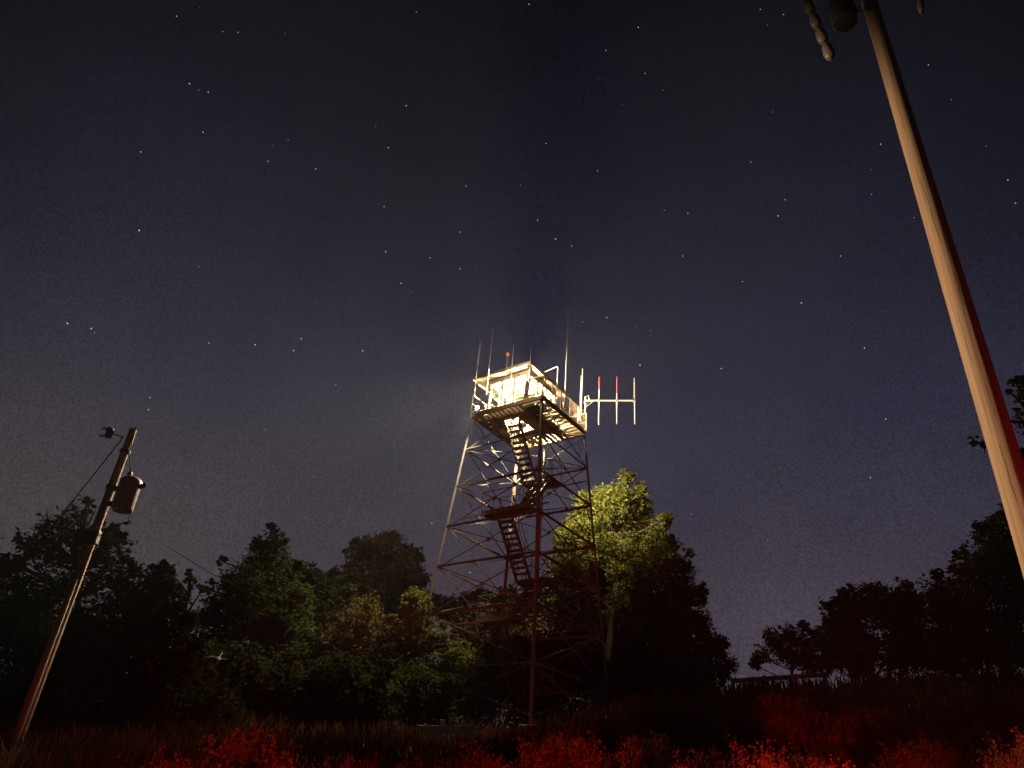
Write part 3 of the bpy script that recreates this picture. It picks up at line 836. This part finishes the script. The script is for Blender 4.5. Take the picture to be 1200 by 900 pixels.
tree('tree', 'brightest lime green tree lit from the cabin, right of the tower', 'tree', 43.5,
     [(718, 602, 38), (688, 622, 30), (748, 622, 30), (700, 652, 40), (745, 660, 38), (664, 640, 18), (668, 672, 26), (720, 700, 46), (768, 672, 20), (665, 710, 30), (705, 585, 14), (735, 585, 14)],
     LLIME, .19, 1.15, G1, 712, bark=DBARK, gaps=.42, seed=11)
tree('tree', 'dark tree with stepped right outline behind the lime tree', 'tree', 46,
     [(782, 640, 16), (795, 668, 20), (806, 700, 20), (812, 728, 15), (775, 740, 50), (838, 758, 14), (848, 782, 15), (800, 790, 50), (740, 770, 50), (765, 700, 35), (700, 790, 55), (820, 775, 25), (822, 703, 7)],
     LDARK, .19, .9, G1, 775, seed=12)
G2 = 'trees on the right-hand crest'
tree('tree', 'small airy tree at the left end of the right crest', 'tree', 40,
     [(905, 752, 15), (930, 745, 14), (925, 765, 19), (892, 768, 13), (908, 736, 8), (942, 734, 9), (950, 758, 17), (884, 778, 8)], LDARK, .17, .95, G2, 915, gaps=.2, seed=13)
tree('tree', 'wide dark lumpy tree in the middle of the right crest', 'tree', 37,
     [(982, 728, 24), (1008, 710, 24), (1040, 718, 32), (1068, 706, 18), (1002, 750, 26), (962, 752, 18), (1080, 738, 36), (1028, 692, 11)], LDARK, .18, .85, G2, 1030, seed=14)
tree('tree', 'big dark tree at the right edge rising behind the near pole', 'tree', 29,
     [(1118, 695, 30), (1150, 662, 32), (1182, 640, 36), (1110, 740, 42), (1165, 720, 55), (1198, 690, 50), (1150, 618, 10), (1176, 606, 13), (1230, 640, 60)], LDARK, .16, .8, G2, 1170, seed=15)
bx = at(1275, 700, 17)
tree('tree', 'brown leafed tree at the right frame edge behind the near pole', 'tree', 17,
     [(1203, 462, 22), (1206, 498, 24), (1152, 524, 9), (1140, 518, 7), (1166, 517, 9), (1215, 545, 28), (1240, 480, 45), (1190, 530, 14)], LYEL, .10, .8, G2, gaps=.15, seed=16,
     base=Vector((bx.x, 17, hgt(bx.x, 17) - .2)), clump_r=.2)
G3 = 'dark shrubs under the trees'
for k, (bl, lab, Y) in enumerate((
        ([(330, 815, 45), (300, 840, 40), (360, 830, 40)], 'dark shrub below the tall pointed tree', 28),
        ([(400, 810, 42), (430, 830, 40), (380, 845, 35)], 'dark shrub below the yellowish young tree', 28.5),
        ([(480, 815, 36), (510, 825, 30), (460, 840, 34)], 'dark shrub behind the short guard rail', 31),
        ([(225, 830, 45), (200, 850, 40), (250, 850, 40)], 'dark shrub right of the dark rounded tree', 24),
        ([(670, 800, 34), (715, 805, 36), (640, 815, 26)], 'dark shrub just right of the tower foot', 39),
        ([(775, 800, 34), (820, 800, 26), (750, 812, 26)], 'dark shrub under the stepped dark tree', 37),
        ([(60, 830, 45), (20, 850, 45), (100, 835, 40)], 'dark shrub at the left edge behind the weathered pole', 25),
        ([(150, 815, 36), (180, 835, 36), (120, 845, 36)], 'dark shrub below the dark rounded tree', 26),
        ([(265, 790, 34), (300, 800, 34), (235, 785, 26)], 'dark shrub holding the bare pale branch', 30),
        ([(350, 785, 34), (385, 775, 32), (330, 805, 30)], 'dark shrub under the blackest tree', 33),
        ([(440, 800, 34), (470, 785, 28), (410, 795, 30)], 'dark shrub between the yellowish and lime young trees', 34),
        ([(540, 815, 36), (575, 800, 34), (520, 800, 24)], 'dark shrub just left of the tower foot', 38),
        ([(600, 790, 36), (640, 785, 34), (625, 815, 28)], 'dark shrub behind the tower foot', 42),
        ([(1000, 772, 26), (1050, 768, 28), (950, 776, 16)], 'dark shrub under the wide lumpy crest tree', 35),
        ([(1120, 765, 32), (1170, 760, 34), (1090, 768, 24)], 'dark shrub at the right end of the crest', 30),
        ([(985, 770, 20), (965, 778, 14), (1010, 778, 16)], 'small dark shrub filling the gap on the crest past the pale rail', 36.5))):
    tree('shrub', lab, 'shrub', Y, bl, LDARK, .16, 1.1, G3, seed=30 + k)

# ------------------------------------------------------------------ brush lit red by the tail lamps
def weeds(name, label, px, py, wpx, Y, seed, dens=1.0, group='tall weed clumps in the foreground'):
    """clump of upright stalks with narrow leaves whose top shows at (px, py)"""
    rnd = random.Random(seed)
    T = at(px, py, Y); sc = scale_at(T) * (1.35 if px > 560 else 1.1)
    gx = T.x; gz = hgt(gx, Y)
    hmax = max(.5, T.z - gz); w = wpx * sc
    o = thing(name, label, 'weeds', (gx, Y, gz), 0, group)
    st = MB(); lf = MB()
    for _ in range(int(440 * dens)):
        u = rnd.gauss(0, .5); v = rnd.gauss(0, .5)
        if abs(u) > 1.1 or abs(v) > 1.1: continue
        b = Vector((u * w, v * w * .8, hgt(gx + u * w, Y + v * w * .8) - gz - .05))
        hh_ = hmax * (1.02 - .42 * min(1, (u * u + v * v))) * rnd.uniform(.62, 1.0) + (rnd.random() < .05) * .1
        ln = Vector((rnd.gauss(0, .09) + u * .12, rnd.gauss(0, .09), 0)) * hh_
        p = [b, b + ln * .35 + Vector((0, 0, hh_ * .5)), b + ln + Vector((0, 0, hh_))]
        st.tube(p, [.004, .003, .0012], 4, False)
        nl = int(64 * hh_) + 10
        for k in range(nl):
            t = rnd.uniform(.1, 1.0) ** .7
            c = p[0].lerp(p[1], t * 2) if t < .5 else p[1].lerp(p[2], t * 2 - 1)
            leaf_quads(lf, c + Vector((rnd.gauss(0, .035), rnd.gauss(0, .035), rnd.gauss(0, .02))), .0052 * Y * (1.25 - t * .6), rnd, 2.2)
    st.build('stems', WEED, o); lf.build('leaves', WEED, o)
weeds('weed_clump', 'tallest red lit weed clump at the bottom left of centre', 305, 850, 42, 8.0, 51, 1.6)
weeds('weed_clump', 'low red lit weed clump left of the tallest one', 205, 874, 26, 7.6, 52)
weeds('weed_clump', 'small red lit weed clump between the two taller left ones', 250, 885, 20, 7.2, 53, .8)
weeds('weed_clump', 'orange red weed clump at the bottom edge left of the guard rail', 415, 874, 24, 7.6, 54, .9)
weeds('weed_clump', 'dim red weed clump below the short guard rail', 500, 880, 36, 10.5, 55)
weeds('weed_clump', 'broad red weed clump below the tower foot', 620, 846, 45, 12, 56, 1.5)
weeds('weed_clump', 'broad red weed clump in the middle of the right bank foot', 705, 834, 50, 12.5, 57, 1.6)
weeds('weed_clump', 'brightest red weed clump at the bottom right of centre', 828, 872, 24, 8.0, 58, 1.2)
weeds('weed_clump', 'red rounded weed clump beside the brightest one', 890, 862, 30, 7.0, 59, 1.2)
weeds('weed_clump', 'low red weed clump at bottom edge right of the rounded one', 975, 882, 28, 6.8, 60)
weeds('weed_clump', 'red weed clump in the bottom right corner', 1195, 852, 28, 8.0, 61, 1.2)
weeds('weed_clump', 'dim red weed clump high on the right bank', 910, 810, 36, 18, 62, 1.2)
weeds('weed_clump', 'dark red weed clump on the bank left of the crest rail', 800, 826, 40, 16, 63, 1.2)
weeds('weed_clump', 'soft red weed clump between the two broad ones below the tower', 665, 852, 40, 10, 64, 1.4)
weeds('weed_clump', 'red weed clump left of the brightest one at the bottom', 765, 854, 40, 9.5, 65, 1.4)
weeds('weed_clump', 'dim red weed clump at bottom edge just right of the guard rail', 565, 872, 34, 10, 66, 1.2)
weeds('weed_clump', 'dull red weed clump at the bottom between two rounded ones', 935, 872, 34, 8.6, 67, 1.2)
weeds('weed_clump', 'dark red weed clump low on the right slope beside the pole foot', 1080, 862, 46, 12, 68, 1.3)
weeds('weed_clump', 'dark red weed clump higher on the right slope', 1010, 826, 46, 17, 69, 1.3)
weeds('weed_clump', 'dark red weed clump at the right frame edge on the slope', 1150, 808, 46, 17, 70, 1.3)
# tall grass over the whole bank
rnd = random.Random(5)
gm = MB()
cnt = 0
while cnt < 52000:
    y = 4.0 + 32 * rnd.random() ** 1.5
    x = rnd.uniform(-0.72, 0.80) * (y + 4)
    if rnd.random() > 0.75 + 0.7 * noise.noise((x * .35, y * .35, 4)): continue
    if (Vector((x, y)) - TC).length < 1.0: continue
    cnt += 1
    if 8.5 < x < 15 and 32.6 < y < 35: continue
    z = hgt(x, y)
    h_ = (0.42 + .30 * noise.noise((x * .5, y * .5, 9))) * rnd.uniform(.5, 1.3) + .006 * y
    a_ = rnd.uniform(0, 6.28); w_ = .006 + .0009 * y
    dx, dy = math.cos(a_), math.sin(a_)
    l_ = h_ * rnd.uniform(.05, .5); b_ = rnd.uniform(0, 6.28)
    ex, ey = math.cos(b_) * l_, math.sin(b_) * l_
    k = len(gm.v)
    gm.v += [(x - dx * w_, y - dy * w_, z - .03), (x + dx * w_, y + dy * w_, z - .03), (x + ex * .35 + dx * w_ * .8, y + ey * .35 + dy * w_ * .8, z + h_ * .6),
             (x + ex * .35 - dx * w_ * .8, y + ey * .35 - dy * w_ * .8, z + h_ * .6), (x + ex, y + ey, z + h_ * .95)]
    gm.f += [(k, k + 1, k + 2, k + 3), (k + 3, k + 2, k + 4)]; gm.sm += [False, False]
tag(gm.build('grass', GRASS), 'tall dry grass covering the dark bank in the foreground', 'grass', kind='stuff')

# ------------------------------------------------------------------ stars, far outside the haze
STARS = [(222, 98, 1.3), (244, 108, .9), (476, 124, 1.3), (455, 173, .9), (370, 198, .6), (314, 189, .7), (163, 270, 1.1), (79, 379, 1.2), (107, 385, 1.2), (299, 404, 1), (344, 411, 1), (353, 397, .8),
         (425, 411, 1), (452, 295, 1), (470, 332, 1), (504, 302, .7), (539, 315, .6), (546, 218, .7), (539, 272, .6), (450, 242, .6), (238, 155, .6), (279, 38, .6), (261, 37, .5), (207, 19, .6), (488, 14, .6),
         (620, 5, 1), (748, 32, .9), (756, 86, .6), (710, 59, .6), (912, 253, 1.1), (939, 355, 1), (651, 280, 1.3), (630, 258, .8), (670, 288, .6), (750, 428, 1.5), (711, 372, .9), (845, 432, .8), (1013, 408, .8),
         (1032, 169, 1.1), (891, 11, .9), (918, 17, .9), (1181, 211, 1), (1190, 238, .8), (920, 234, .7), (1088, 76, .6), (806, 250, .6), (800, 300, .6), (1038, 491, .7), (1133, 435, .7), (551, 671, .9), (506, 613, .6), (165, 178, .5),
         (174, 480, .6), (176, 466, .6), (245, 402, .5), (640, 168, .6), (880, 190, .5), (985, 300, .6), (700, 200, .5), (870, 330, .5), (1020, 560, .5)]
rs = random.Random(3)
for _ in range(55): STARS.append((rs.uniform(-100, 1300), rs.uniform(-150, 700), rs.uniform(-.15, .2)))
sm = MB()
for x, y, s_ in STARS:
    d = ray(x, y).normalized()
    c = CAM + d * 900
    r_ = 900 / FPX * (.30 + .42 * s_) * .95
    X = d.cross(Vector((0, 0, 1))).normalized(); Yv = X.cross(d)
    sm.add([c + X * r_, c - X * r_, c + Yv * r_, c - Yv * r_, c + d * r_, c - d * r_],
           [(0, 2, 4), (2, 1, 4), (1, 3, 4), (3, 0, 4), (2, 0, 5), (1, 2, 5), (3, 1, 5), (0, 3, 5)])
tag(sm.build('stars', emit_mat('starlight', (0.85, 0.9, 1.0), 0.55)), 'white pinprick stars scattered over the night sky', 'stars', kind='stuff')

# ------------------------------------------------------------------ thin damp air that catches the cabin light
hm = bpy.data.materials.new('haze_air'); hm.use_nodes = True
t = hm.node_tree; t.nodes.clear()
ho = t.nodes.new('ShaderNodeOutputMaterial'); pv = t.nodes.new('ShaderNodeVolumePrincipled')
pv.inputs['Color'].default_value = (0.95, 0.96, 1.0, 1)
pv.inputs['Density'].default_value = 0.00058
pv.inputs['Anisotropy'].default_value = 0.0
t.links.new(pv.outputs[0], ho.inputs['Volume'])
m = MB(); m.box(-140, -70, -3, 140, 180, 36)
tag(m.build('haze', hm), 'thin damp night air glowing around the lit cabin', 'haze', kind='stuff')
